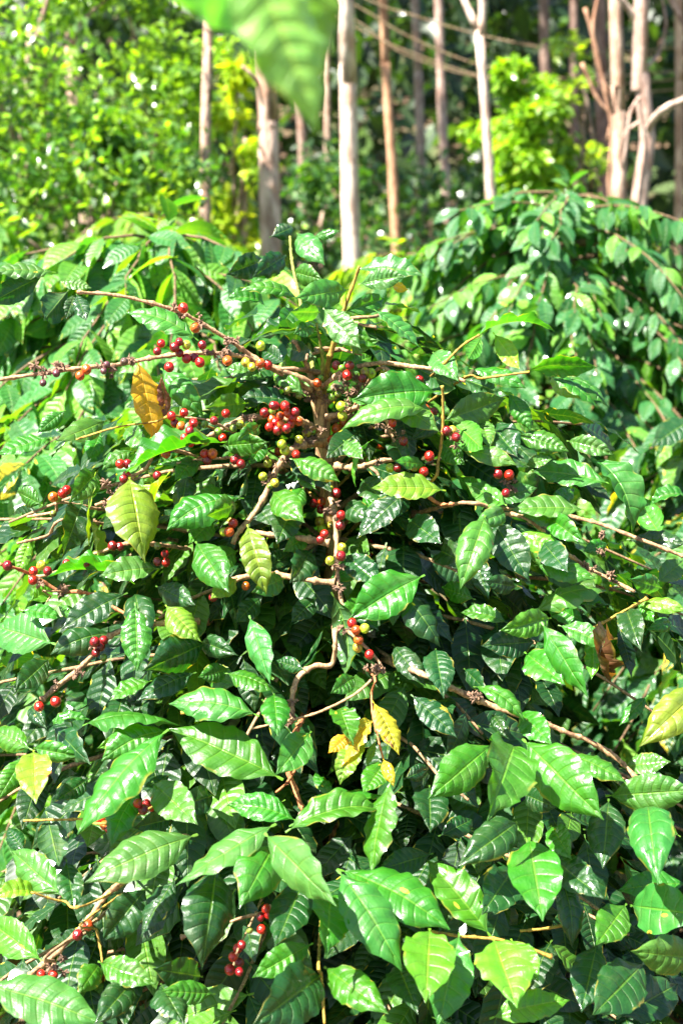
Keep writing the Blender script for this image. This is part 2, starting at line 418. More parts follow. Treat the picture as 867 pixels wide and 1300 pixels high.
def px_leaf(parent, bx, by, tx, ty, wpx, kind='g', lay=0.0, flags='', Y=None, name='leaf'):
    """a leaf from its base and tip as seen, its seen width and its distance: real length, lean and roll follow"""
    Yb = (Y if Y is not None else Ysurf((bx + tx) / 2, (by + ty) / 2)) + lay
    B = P(bx, by, Yb); T0 = P(tx, ty, Yb)
    v = (CAM - (B + T0) / 2).normalized(); dist = (CAM - (B + T0) / 2).length
    ax0 = T0 - B; ax0 = ax0 - ax0.dot(v) * v
    a = ax0.length; wm = wpx * dist / FPX
    RT = 0.44
    L = max(a * 1.03, wm / RT); L = min(L, a * 1.55)
    d = math.sqrt(max(L * L - a * a, 0))
    sgn = 1 if ty > by - 12 else -1
    t = (ax0 + v * d * sgn).normalized()
    n0 = (v - v.dot(t) * t).normalized(); s = t.cross(n0)
    cph = min(1.0, wm / (RT * L)); ph = math.acos(max(cph, 0.18))
    n1 = n0 * math.cos(ph) + s * math.sin(ph); n2 = n0 * math.cos(ph) - s * math.sin(ph)
    n = n1 if n1.z > n2.z else n2
    if 'u' in flags: 
        n = n1 if n1.z < n2.z else n2
        n = -n
    me = CURLED if 'c' in flags else (random.choice(NARROW) if cph < 0.5 and random.random() < .6 else random.choice(HERO))
    o = bpy.data.objects.new(name, me); col.objects.link(o); o.parent = parent
    rot_loc(o, B, t, n, L, parent)
    al = 1.0
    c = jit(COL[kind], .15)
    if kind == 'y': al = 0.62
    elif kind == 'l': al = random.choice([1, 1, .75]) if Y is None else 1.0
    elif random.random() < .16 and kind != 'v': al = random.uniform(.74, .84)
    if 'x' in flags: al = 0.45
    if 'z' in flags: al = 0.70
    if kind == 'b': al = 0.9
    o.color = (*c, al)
    return o

# ------------------------------------------------------------------ shrubs in general
def shrub_plan(H, prof, tiers, per, r_, leaf=(.10, .14), gap=.05, front=None, start=.22, droopk=.5, hang=1.0, nrand=.38):
    """branches and leaf placements of a coffee shrub, round its own base"""
    br, pos, ax, nr, sz = [], [], [], [], []
    ga = 0.0
    for i in range(tiers):
        z0 = H * (0.08 + 0.90 * (i + .5) / tiers)
        for j in range(per):
            ga += 2.39996 + r_.uniform(-.3, .3)
            dx, dy = math.cos(ga), math.sin(ga)
            Rr = prof(min(z0 + .03, H), dx, dy) * r_.uniform(.78, 1.06)
            if Rr < .05: continue
            rise = r_.uniform(.10, .32) * Rr; dr = r_.uniform(.25, .75) * Rr * droopk * 1.6
            n = 6
            pts = [(dx * Rr * q / n + r_.normal(0, .006), dy * Rr * q / n + r_.normal(0, .006), z0 + rise * q / n - dr * (q / n) ** 2) for q in range(n + 1)]
            br.append(pts)
            Pn = np.array(pts); m = max(2, int(Rr / gap))
            for q in range(m + 1):
                s = start + (1 - start) * q / m
                k_ = s * n; a_ = min(int(k_), n - 1); fr_ = k_ - a_
                p = Pn[a_] * (1 - fr_) + Pn[a_ + 1] * fr_
                dirv = Pn[a_ + 1] - Pn[a_]; dirv /= np.linalg.norm(dirv)
                side = np.array((-dirv[1], dirv[0], 0)); side /= np.linalg.norm(side) + 1e-9
                for sg in (-1, 1):
                    if r_.random() < .12: continue
                    out = .25 + .9 * (s > .93) + r_.uniform(0, .5)
                    t = dirv * out + side * sg * r_.uniform(.4, 1) + np.array((0, 0, -r_.uniform(.05, hang)))
                    pos.append(p + r_.normal(0, .008, 3)); ax.append(t)
                    nr.append(np.array((dx * .35, dy * .35, 1.0)) + r_.normal(0, nrand, 3)); sz.append(r_.uniform(*leaf))
    # upright leaves of the leading shoot
    for q in range(10):
        an = r_.uniform(0, 6.28); z = H - r_.uniform(0, .10)
        pos.append((r_.normal(0, .01), r_.normal(0, .01), z)); ax.append((math.cos(an), math.sin(an), r_.uniform(-.1, .8)))
        nr.append((r_.normal(0, .3), r_.normal(0, .3), 1)); sz.append(r_.uniform(leaf[0] * .5, leaf[1] * .9))
    return br, np.array(pos), np.array(ax), np.array(nr), np.array(sz)

def palette(n, r_, base, light, plight=.2):
    t = np.empty((n, 3)); b = np.array(base); l = np.array(light)
    f = (r_.random(n) < plight) * r_.uniform(.4, 1, n)
    t[:] = b * (1 - f[:, None]) + l * f[:, None]
    return t * r_.uniform(.75, 1.3, (n, 1))

def shrub(name, label, loc, H, Rad, tiers, per, seed, group, base=(.035, .13, .015), light=(.11, .26, .015), pl=.25, nparts=300, leaf=(.10, .14), gap=.05, cat='shrub'):
    gap = gap * .74
    r_ = np.random.default_rng(seed)
    e = empty(name, loc, label, cat, group)
    def prof(z, dx, dy):
        q = z / H
        return Rad * (0.62 + 0.38 * math.sin(min(1, q * 1.6) * math.pi / 2)) * max(.12, (1 - max(0, q - .62) / .46)) ** .6
    br, pos, ax, nr, sz = shrub_plan(H, prof, tiers, per, r_, leaf, gap, None, .22, .7, 2.0, .60)
    pos[:, :2] += 0.0
    tint = palette(len(pos), r_, base, light, pl)
    L_ = Vector(loc)
    world = pos + np.array(loc)[None]
    # those that show largest: nearest the camera among the outer ones
    vec = world - np.array((0, 0, EYE)); dist = np.linalg.norm(vec, axis=1)
    px = 433.5 + FPX * vec[:, 0] / (vec[:, 1] * cp - vec[:, 2] * sp + 1e-6)
    outside = (px < -60) | (px > 927)
    score = dist - 0.35 * np.hypot(pos[:, 0], pos[:, 1]) - .4 * pos[:, 2] + outside * 9
    order = np.argsort(score)
    big = order[:nparts]; rest = order[nparts:]
    st = tube_mesh(name + "_stem", [(0, 0, -.05), (r_.normal(0, .02), r_.normal(0, .02), H * .5), (0, 0, H - .05)], .016, .004, 7, .03, .1, .1)
    so = link("stem", st, e, STEM); so.color = (.8, .8, .8, 1)
    for b in br:
        bo = link("branch", tube_mesh("branch", b, .0045, .0018, 5, .05, .2, .05), e, TWIG); bo.color = (.35, .35, .28, 1)
    for i in big:
        o = bpy.data.objects.new("leaf", MID[int(r_.integers(len(MID)))]); col.objects.link(o); o.parent = e
        rot_loc(o, pos[i], ax[i], nr[i], sz[i], e); o.color = (*tint[i], 1.0 if r_.random() > .08 else .62)
    third = len(rest) // 2
    if len(rest):
        joined("leaves", LOW[0], pos[rest], ax[rest], nr[rest], sz[rest], tint[rest], e)
    return e

# ------------------------------------------------------------------ the main coffee bush
XS, YS = P(415, 560, 2.13).x, 2.13
bush = empty("coffee_bush", (XS, YS, 0), "large coffee bush in front, bearing red, orange and green cherries on bare brown twigs", "coffee bush")
bpy.context.view_layer.update()
Bi = Vector((XS, YS, 0))
class Holder: pass
def to_local(p): return Vector(p) - Bi

def rline(pts, Ys):
    """polyline of photo pixels with a distance at each end"""
    n = len(pts); out = []
    for i, (x, y) in enumerate(pts):
        Y = Ys[0] + (Ys[1] - Ys[0]) * i / max(n - 1, 1)
        if (abs(x - 415) > 30 and y > 350) or y > 640: Y = min(Y, Ysurf(x, y) - .010)
        out.append(P(x, y, Y))
    return out
BRC = {'t': (1.05, 1.0, .95), 'g': (.50, .95, .25), 'y': (.95, 1.0, .25), 'r': (1.1, .62, .40)}
branches = []   # (object, 3D points, pixel points)
def px_branch(pts, r0, r1, c='t', Ys=None, knob=.35, seg=8, root=True):
    p3 = rline(pts, Ys)
    if root:   # hidden run back to the main stem
        q = p3[0]; dq = (q - Vector((XS, YS, q.z))).length
        if dq > .045 and (p3[1] - p3[0]).dot(q - Vector((XS, YS, q.z - .3 * dq))) > 0:
            s = Vector((XS, YS + .01, max(.2, min(q.z, 1.3) - .03 - .55 * dq)))
            p3 = [s, s.lerp(q, .55) + Vector((0, .8 * dq, -.10 * dq))] + p3
    dist = (CAM - p3[-1]).length
    me = tube_mesh("branch", [to_local(p) for p in p3], .70 * r0 * dist / FPX, .70 * r1 * dist / FPX, seg, .004, knob + .2, .026 + random.uniform(-.004, .006), .28, random.random() * 9)
    o = link("branch", me, bush, TWIG); o.color = (*BRC[c], 1)
    branches.append((o, p3))
    return o

# stem
sm = tube_mesh("main_stem", [to_local(p) for p in [Vector((XS + .01, YS + .02, -.05)), Vector((XS + .015, YS + .01, .6)), P(424, 720, 2.14), P(421, 660, 2.13), P(415, 600, 2.13), P(410, 550, 2.13), P(405, 508, 2.13), P(402, 500, 2.13)]],
               .0128, .0118, 16, .006, .10, .09, .20, 3.0, 45)
so = link("stem", sm, bush, STEM); so.color = (1.15, 1.05, .9, 1)
branches.append((so, [P(424, 900, 2.13), P(421, 660, 2.13), P(404, 500, 2.13)]))
BR = [ # pixels, radius at start and end (pixels), colour, distances
 ([(402, 505), (392, 470), (378, 440), (372, 432)], 6, 3, 't', (2.12, 2.10)),
 ([(410, 505), (418, 455), (437, 392), (447, 365), (456, 338)], 6, 2.5, 'y', (2.12, 2.08)),
 ([(404, 500), (410, 462), (402, 410)], 4, 2, 'g', (2.11, 2.07)),
 ([(400, 480), (385, 400), (372, 340), (368, 300)], 3.5, 2, 'g', (2.14, 2.40)),
 ([(395, 495), (345, 468), (320, 452), (290, 431), (256, 410), (228, 396), (200, 387), (150, 375), (98, 371)], 4.5, 2.6, 't', (2.10, 1.98)),
 ([(398, 488), (335, 462), (300, 451), (250, 448), (190, 455), (150, 463), (105, 467), (60, 473), (0, 482), (-40, 490)], 5, 3, 't', (2.08, 1.92)),
 ([(402, 545), (375, 533), (335, 529), (310, 531), (285, 543), (262, 556), (250, 562)], 6, 4, 't', (2.10, 2.00)),
 ([(285, 543), (262, 533), (235, 530)], 2.5, 1.8, 't', (2.00, 1.98)),
 ([(330, 578), (290, 581), (250, 584), (225, 588)], 3, 2.2, 't', (2.04, 1.96)),
 ([(408, 562), (380, 566), (360, 582), (346, 608), (332, 638), (318, 658), (303, 676), (296, 690)], 7, 4.5, 't', (2.10, 1.94)),
 ([(418, 625), (424, 650), (427, 680), (427, 715), (431, 750), (438, 780), (443, 802)], 5.5, 3.5, 't', (2.06, 1.86)),
 ([(418, 690), (385, 684), (350, 680), (325, 676)], 6, 4, 't', (2.08, 2.00)),
 ([(425, 740), (385, 735), (340, 729), (296, 736), (285, 742)], 6, 4.5, 't', (2.05, 1.95)),
 ([(410, 490), (440, 470), (480, 461), (520, 465), (556, 470), (590, 484)], 5, 2.6, 't', (2.10, 1.99)),
 ([(415, 530), (440, 522), (462, 514), (475, 512)], 6, 4, 't', (2.10, 2.06)),
 ([(480, 468), (505, 480), (522, 490)], 4, 2.5, 't', (2.08, 2.02)),
 ([(420, 592), (455, 593), (480, 586), (500, 583)], 6, 4, 't', (2.10, 2.04)),
 ([(415, 568), (430, 572), (445, 573)], 3, 2, 't', (2.11, 2.06)),
 ([(486, 532), (497, 552), (505, 572)], 5, 3, 't', (2.08, 2.02)),
 ([(546, 612), (556, 585), (562, 545), (562, 505), (561, 490)], 3.6, 2.2, 'y', (2.00, 1.98)),
 ([(515, 610), (540, 628), (558, 640), (575, 640)], 4, 3, 'r', (2.02, 1.94)),
 ([(575, 640), (640, 646), (714, 654), (760, 665), (800, 680), (872, 708)], 4, 3, 't', (2.05, 1.97)),
 ([(640, 652), (700, 685), (724, 706), (752, 724), (780, 738), (805, 751)], 4, 3, 't', (2.03, 1.93)),
 ([(520, 850), (600, 886), (650, 905), (685, 916), (720, 930), (752, 943), (785, 965), (808, 990)], 6, 4, 't', (1.98, 1.76)),
 ([(190, 790), (115, 754), (78, 751), (52, 736), (28, 724), (0, 716)], 4, 2.8, 'r', (2.05, 1.88)),
 ([(75, 751), (65, 757), (60, 764)], 2.2, 1.4, 't', (1.93, 1.91)),
 ([(190, 690), (130, 700), (100, 716), (60, 730), (38, 732)], 3.5, 3, 't', (2.08, 2.00)),
 ([(230, 790), (150, 803), (125, 824), (98, 852), (72, 872), (54, 888)], 6, 4.5, 't', (2.0, 1.84)),
 ([(425, 800), (422, 842), (400, 845), (380, 858), (372, 880), (370, 918)], 5.5, 4.2, 't', (2.05, 1.84)),
 ([(440, 800), (482, 842), (474, 860), (455, 878), (435, 890), (400, 906), (352, 918), (320, 925)], 3.5, 2, 't', (1.98, 1.80)),
 ([(474, 858), (472, 880), (473, 905), (480, 938), (486, 962), (492, 985)], 3, 1.6, 'r', (1.86, 1.78)),
 ([(375, 930), (366, 975), (374, 1000), (386, 1032)], 5, 4, 'r', (1.86, 1.72)),
 ([(370, 986), (360, 998), (350, 1006)], 3, 2, 'r', (1.76, 1.73)),
 ([(200, 1090), (140, 1132), (112, 1168), (82, 1200), (55, 1225), (35, 1242)], 6.5, 4.5, 't', (1.75, 1.58)),
 ([(84, 1196), (70, 1222), (62, 1238)], 4, 3, 't', (1.60, 1.58)),
 ([(120, 1160), (123, 1180), (128, 1205), (130, 1222)], 2.4, 1.8, 'y', (1.62, 1.58)),
 ([(160, 1040), (100, 1040), (30, 1042)], 2.8, 2, 'y', (1.80, 1.72)),
 ([(230, 1190), (275, 1176), (305, 1166), (335, 1158), (345, 1150)], 3.2, 2.4, 't', (1.75, 1.60)),
 ([(310, 1190), (302, 1212), (293, 1235)], 2.2, 1.8, 't', (1.66, 1.62)),
 ([(215, 570), (185, 595), (158, 612), (140, 634), (122, 641)], 4.5, 3, 't', (2.05, 1.95)),
 ([(235, 530), (195, 536), (150, 542), (97, 558)], 2.4, 1.6, 'y', (2.02, 1.95)),
 ([(700, 1215), (652, 1198), (625, 1192), (580, 1188), (545, 1182)], 3.2, 2.2, 'y', (1.72, 1.58)),
 ([(820, 760), (795, 774), (770, 788), (750, 798)], 3.2, 2.2, 'y', (1.95, 1.88)),
 ([(555, 470), (585, 440), (608, 425)], 3, 2, 'y', (2.03, 1.98)),
 ([(585, 482), (612, 480), (672, 472)], 3, 2, 'y', (2.02, 1.96)),
 ([(100, 660), (60, 680), (22, 690)], 3.4, 2.4, 't', (2.05, 2.0)),
 ([(95, 640), (70, 650), (35, 656)], 3.4, 2.4, 't', (2.12, 2.08)),
 ([(130, 1140), (80, 1144), (40, 1133)], 2.4, 1.8, 'y', (1.62, 1.58)),
 ([(230, 905), (270, 905), (320, 907)], 2.6, 2.2, 'y', (1.80, 1.76)),
 ([(735, 1170), (700, 1178), (660, 1182)], 2.8, 2, 'y', (1.72, 1.66)),
 ([(405, 1210), (408, 1240), (412, 1300)], 3, 2.4, 'y', (1.62, 1.56)),
]
for b in BR:
    px_branch(b[0], b[1], b[2], b[3], b[4])

# leaves as they hang in the photograph: base x y, tip x y, seen width, kind, layer, flags
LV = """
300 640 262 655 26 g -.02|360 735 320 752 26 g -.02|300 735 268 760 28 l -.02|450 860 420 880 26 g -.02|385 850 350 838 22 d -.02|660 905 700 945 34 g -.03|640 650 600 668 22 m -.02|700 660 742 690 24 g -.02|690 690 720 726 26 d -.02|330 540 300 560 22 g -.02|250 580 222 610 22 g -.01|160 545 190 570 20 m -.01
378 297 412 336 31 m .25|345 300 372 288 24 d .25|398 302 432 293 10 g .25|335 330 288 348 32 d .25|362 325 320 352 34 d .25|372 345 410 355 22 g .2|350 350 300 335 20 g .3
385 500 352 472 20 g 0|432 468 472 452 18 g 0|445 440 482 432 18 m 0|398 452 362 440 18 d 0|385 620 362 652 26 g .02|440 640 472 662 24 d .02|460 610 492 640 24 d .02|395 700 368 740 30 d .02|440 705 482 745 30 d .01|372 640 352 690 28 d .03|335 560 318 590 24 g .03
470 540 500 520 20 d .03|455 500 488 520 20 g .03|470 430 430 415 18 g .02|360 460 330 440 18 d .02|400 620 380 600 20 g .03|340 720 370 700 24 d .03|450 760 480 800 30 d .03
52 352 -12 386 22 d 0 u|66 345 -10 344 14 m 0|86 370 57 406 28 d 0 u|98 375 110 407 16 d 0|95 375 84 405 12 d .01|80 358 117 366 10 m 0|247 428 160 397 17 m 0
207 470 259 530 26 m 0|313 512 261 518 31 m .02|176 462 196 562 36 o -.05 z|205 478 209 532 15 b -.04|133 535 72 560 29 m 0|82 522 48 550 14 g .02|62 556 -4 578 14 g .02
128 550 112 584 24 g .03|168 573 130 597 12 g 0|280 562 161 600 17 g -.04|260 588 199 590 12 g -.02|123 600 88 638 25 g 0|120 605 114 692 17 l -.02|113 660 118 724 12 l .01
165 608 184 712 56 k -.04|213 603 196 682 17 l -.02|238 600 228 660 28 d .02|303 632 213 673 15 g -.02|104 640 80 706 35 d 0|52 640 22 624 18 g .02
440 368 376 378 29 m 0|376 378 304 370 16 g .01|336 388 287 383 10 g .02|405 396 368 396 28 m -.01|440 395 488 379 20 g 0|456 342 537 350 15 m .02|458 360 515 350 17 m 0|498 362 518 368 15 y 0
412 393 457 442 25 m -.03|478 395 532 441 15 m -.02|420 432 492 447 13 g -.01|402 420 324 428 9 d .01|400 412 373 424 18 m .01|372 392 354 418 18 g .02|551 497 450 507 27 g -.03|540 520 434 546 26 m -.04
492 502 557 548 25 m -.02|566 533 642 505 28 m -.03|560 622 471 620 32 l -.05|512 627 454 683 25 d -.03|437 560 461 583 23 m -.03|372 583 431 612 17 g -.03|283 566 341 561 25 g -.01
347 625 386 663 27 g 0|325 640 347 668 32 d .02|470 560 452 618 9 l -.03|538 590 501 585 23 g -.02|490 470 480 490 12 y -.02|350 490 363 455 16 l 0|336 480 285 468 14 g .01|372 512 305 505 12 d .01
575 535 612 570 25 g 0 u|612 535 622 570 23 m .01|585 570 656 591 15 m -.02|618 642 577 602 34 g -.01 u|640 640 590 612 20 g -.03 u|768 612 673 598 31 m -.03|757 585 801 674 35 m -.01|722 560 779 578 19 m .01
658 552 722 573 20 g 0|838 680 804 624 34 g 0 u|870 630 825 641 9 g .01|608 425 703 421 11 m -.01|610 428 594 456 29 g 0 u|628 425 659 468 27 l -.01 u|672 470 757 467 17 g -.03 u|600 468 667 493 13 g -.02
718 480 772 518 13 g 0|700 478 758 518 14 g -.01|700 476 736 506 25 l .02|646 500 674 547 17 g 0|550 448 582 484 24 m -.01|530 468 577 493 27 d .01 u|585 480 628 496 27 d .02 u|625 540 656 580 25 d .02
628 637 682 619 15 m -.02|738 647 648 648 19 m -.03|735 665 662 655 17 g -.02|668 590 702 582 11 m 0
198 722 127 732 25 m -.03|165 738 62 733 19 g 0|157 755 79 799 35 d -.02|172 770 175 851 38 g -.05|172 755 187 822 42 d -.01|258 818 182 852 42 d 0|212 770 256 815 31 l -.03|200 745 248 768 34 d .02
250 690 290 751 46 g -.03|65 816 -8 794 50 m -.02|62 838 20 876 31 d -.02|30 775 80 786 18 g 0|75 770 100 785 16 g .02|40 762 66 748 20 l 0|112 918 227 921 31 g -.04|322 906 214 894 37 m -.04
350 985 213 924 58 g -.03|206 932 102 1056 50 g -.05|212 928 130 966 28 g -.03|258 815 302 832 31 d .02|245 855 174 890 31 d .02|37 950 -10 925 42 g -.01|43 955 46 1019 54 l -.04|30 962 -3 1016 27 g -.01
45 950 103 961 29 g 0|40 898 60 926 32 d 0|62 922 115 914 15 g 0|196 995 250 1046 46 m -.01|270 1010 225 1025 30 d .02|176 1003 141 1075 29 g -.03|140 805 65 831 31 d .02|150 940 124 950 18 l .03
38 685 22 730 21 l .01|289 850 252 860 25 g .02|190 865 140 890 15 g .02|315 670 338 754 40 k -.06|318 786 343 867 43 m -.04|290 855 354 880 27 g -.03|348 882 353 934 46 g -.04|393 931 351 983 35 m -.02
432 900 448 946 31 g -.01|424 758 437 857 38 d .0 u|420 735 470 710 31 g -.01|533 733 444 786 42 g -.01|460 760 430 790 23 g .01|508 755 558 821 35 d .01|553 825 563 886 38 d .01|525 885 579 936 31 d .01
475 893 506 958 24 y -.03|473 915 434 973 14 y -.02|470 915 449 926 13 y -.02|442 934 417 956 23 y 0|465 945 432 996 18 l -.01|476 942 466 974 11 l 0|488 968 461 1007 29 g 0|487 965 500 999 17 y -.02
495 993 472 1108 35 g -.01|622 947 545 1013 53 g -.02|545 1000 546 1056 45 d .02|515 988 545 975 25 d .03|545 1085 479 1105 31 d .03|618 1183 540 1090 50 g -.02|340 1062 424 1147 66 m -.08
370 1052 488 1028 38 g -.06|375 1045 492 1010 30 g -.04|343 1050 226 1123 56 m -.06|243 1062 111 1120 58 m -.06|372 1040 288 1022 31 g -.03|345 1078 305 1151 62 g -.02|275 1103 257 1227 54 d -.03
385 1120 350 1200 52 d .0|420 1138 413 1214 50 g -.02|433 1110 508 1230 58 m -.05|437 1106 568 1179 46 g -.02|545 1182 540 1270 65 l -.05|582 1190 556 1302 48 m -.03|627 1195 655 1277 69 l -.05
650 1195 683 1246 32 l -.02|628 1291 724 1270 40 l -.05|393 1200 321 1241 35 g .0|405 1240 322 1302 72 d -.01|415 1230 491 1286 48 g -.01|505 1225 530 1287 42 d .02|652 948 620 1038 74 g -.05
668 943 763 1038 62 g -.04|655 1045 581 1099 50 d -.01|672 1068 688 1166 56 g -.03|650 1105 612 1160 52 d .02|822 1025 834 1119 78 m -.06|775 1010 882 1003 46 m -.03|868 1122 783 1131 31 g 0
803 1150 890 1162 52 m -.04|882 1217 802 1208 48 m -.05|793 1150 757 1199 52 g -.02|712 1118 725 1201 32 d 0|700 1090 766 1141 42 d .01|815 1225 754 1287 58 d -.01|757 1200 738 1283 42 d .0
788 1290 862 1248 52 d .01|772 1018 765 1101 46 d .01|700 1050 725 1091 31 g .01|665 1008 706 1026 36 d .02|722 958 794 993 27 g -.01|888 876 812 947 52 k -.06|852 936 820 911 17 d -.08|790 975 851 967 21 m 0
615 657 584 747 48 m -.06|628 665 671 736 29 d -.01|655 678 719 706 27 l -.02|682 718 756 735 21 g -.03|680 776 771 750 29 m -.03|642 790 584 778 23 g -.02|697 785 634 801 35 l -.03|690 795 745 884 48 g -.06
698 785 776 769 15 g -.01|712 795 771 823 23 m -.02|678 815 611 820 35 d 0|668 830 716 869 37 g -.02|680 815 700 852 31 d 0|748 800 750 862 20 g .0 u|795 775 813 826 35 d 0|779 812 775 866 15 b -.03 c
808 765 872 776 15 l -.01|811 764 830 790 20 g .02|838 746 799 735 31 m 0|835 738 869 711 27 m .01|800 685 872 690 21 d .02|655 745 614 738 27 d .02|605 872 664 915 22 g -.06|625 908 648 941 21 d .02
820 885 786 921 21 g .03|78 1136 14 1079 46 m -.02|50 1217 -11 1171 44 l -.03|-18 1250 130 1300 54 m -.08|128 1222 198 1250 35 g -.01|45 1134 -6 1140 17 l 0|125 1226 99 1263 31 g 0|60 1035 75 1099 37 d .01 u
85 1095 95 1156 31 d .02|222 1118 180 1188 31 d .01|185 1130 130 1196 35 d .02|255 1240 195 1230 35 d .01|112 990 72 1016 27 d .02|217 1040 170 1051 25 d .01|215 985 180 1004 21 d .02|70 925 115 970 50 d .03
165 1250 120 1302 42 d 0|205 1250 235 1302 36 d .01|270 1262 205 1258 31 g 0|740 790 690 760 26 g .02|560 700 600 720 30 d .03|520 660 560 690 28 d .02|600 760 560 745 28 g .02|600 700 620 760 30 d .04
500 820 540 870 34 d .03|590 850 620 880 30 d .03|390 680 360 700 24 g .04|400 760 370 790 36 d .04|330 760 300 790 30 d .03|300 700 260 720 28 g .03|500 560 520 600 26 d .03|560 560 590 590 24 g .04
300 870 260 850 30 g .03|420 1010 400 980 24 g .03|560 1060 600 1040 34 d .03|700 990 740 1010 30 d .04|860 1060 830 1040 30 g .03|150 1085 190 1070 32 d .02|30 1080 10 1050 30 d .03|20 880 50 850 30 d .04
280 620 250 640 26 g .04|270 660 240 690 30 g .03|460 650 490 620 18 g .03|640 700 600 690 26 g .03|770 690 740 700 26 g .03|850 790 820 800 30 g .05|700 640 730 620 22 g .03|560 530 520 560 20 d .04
"""
for row in LV.replace('\n', '|').split('|'):
    q = row.split()
    if len(q) < 7: continue
    bx, by, tx, ty, wd = map(float, q[:5])
    if q[7:8] and 'x' in q[7]: pass
    lay_ = float(q[6])
    if by < 720 and wd < 30 and q[5] in 'gmd': wd *= 1.35; lay_ -= .02
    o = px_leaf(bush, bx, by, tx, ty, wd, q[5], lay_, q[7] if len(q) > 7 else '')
    m_ = o.matrix_world.copy(); o.matrix_parent_inverse = Matrix.Identity(4)
    o.matrix_basis = Matrix.Translation(-Bi) @ m_
    if q[5] == 'y': o['label'] = 'yellow leaf' + (' with brown edges' if len(q) > 7 else '')
    if q[5] == 'b': o['label'] = 'dry brown leaf'
n_hero = sum(1 for o in bush.children if o.name.startswith('leaf'))

# cherries
BC = {'R': (.46, .012, .006), 'C': (.19, .006, .008), 'O': (.52, .085, .008), 'Y': (.42, .46, .03), 'G': (.16, .28, .03), 'B': (.13, .06, .05)}
def berry_mesh():
    V, Fc, T = [], [], []
    ns, nr_ = 16, 10
    for i in range(nr_ + 1):
        th = math.pi * i / nr_
        r = math.sin(th); z = math.cos(th) * 1.12
        if i == nr_: r, z = .0, -1.03
        if i == nr_ - 1: r, z = .20, -1.10
        if i == nr_ - 2: r = .52
        for j in range(ns):
            a = 2 * math.pi * j / ns
            V.append((r * math.cos(a), r * math.sin(a) * .94, z)); T.append((.35, .25, .2) if i >= nr_ - 0 else ((.6, .5, .4) if i == nr_ - 1 else (1, 1, 1)))
    for i in range(nr_):
        for j in range(ns):
            Fc.append((i * ns + j, (i + 1) * ns + j, (i + 1) * ns + (j + 1) % ns, i * ns + (j + 1) % ns))
    me = mesh_np("cherry", V, Fc, None, np.array(T)); me.materials.append(BERRY)
    return me
BM = berry_mesh()
def husk_mesh(seed):
    r_ = random.Random(seed); V, Fc = [], []
    for q in range(11):
        d = Vector((r_.gauss(0, 1), r_.gauss(0, 1), r_.gauss(0, 1))).normalized(); a = d.orthogonal().normalized(); b = d.cross(a)
        o_ = d * .15; L = r_.uniform(.6, 1.2); w_ = r_.uniform(.12, .26); k0 = len(V)
        for j in range(4):
            an = j * math.pi / 2; V.append(o_ + (a * math.cos(an) + b * math.sin(an)) * w_ * .6)
        for j in range(4):
            an = j * math.pi / 2; V.append(o_ + d * L * .6 + (a * math.cos(an) + b * math.sin(an)) * w_)
        V.append(o_ + d * L); e_ = k0 + 8
        for j in range(4):
            j2 = (j + 1) % 4
            Fc += [(k0 + j, k0 + j2, k0 + 4 + j2, k0 + 4 + j), (k0 + 4 + j, k0 + 4 + j2, e_)]
    me = bpy.data.meshes.new("husk"); me.from_pydata([tuple(v) for v in V], [], Fc); me.materials.append(CALYX)
    return me
HUSK = [husk_mesh(i) for i in range(4)]
def near_branch(x, y):
    best = None
    for o, p3 in branches:
        for i in range(len(p3) - 1):
            for t in (0, .25, .5, .75, 1):
                p = p3[i].lerp(p3[i + 1], t); d = p - CAM
                f_ = d.y * cp - d.z * sp; u_ = d.y * sp + d.z * cp
                X = 433.5 + FPX * d.x / f_; Yp = 650 - FPX * u_ / f_
                dd = math.hypot(X - x, Yp - y)
                if best is None or dd < best[0]: best = (dd, o, p)
    return best
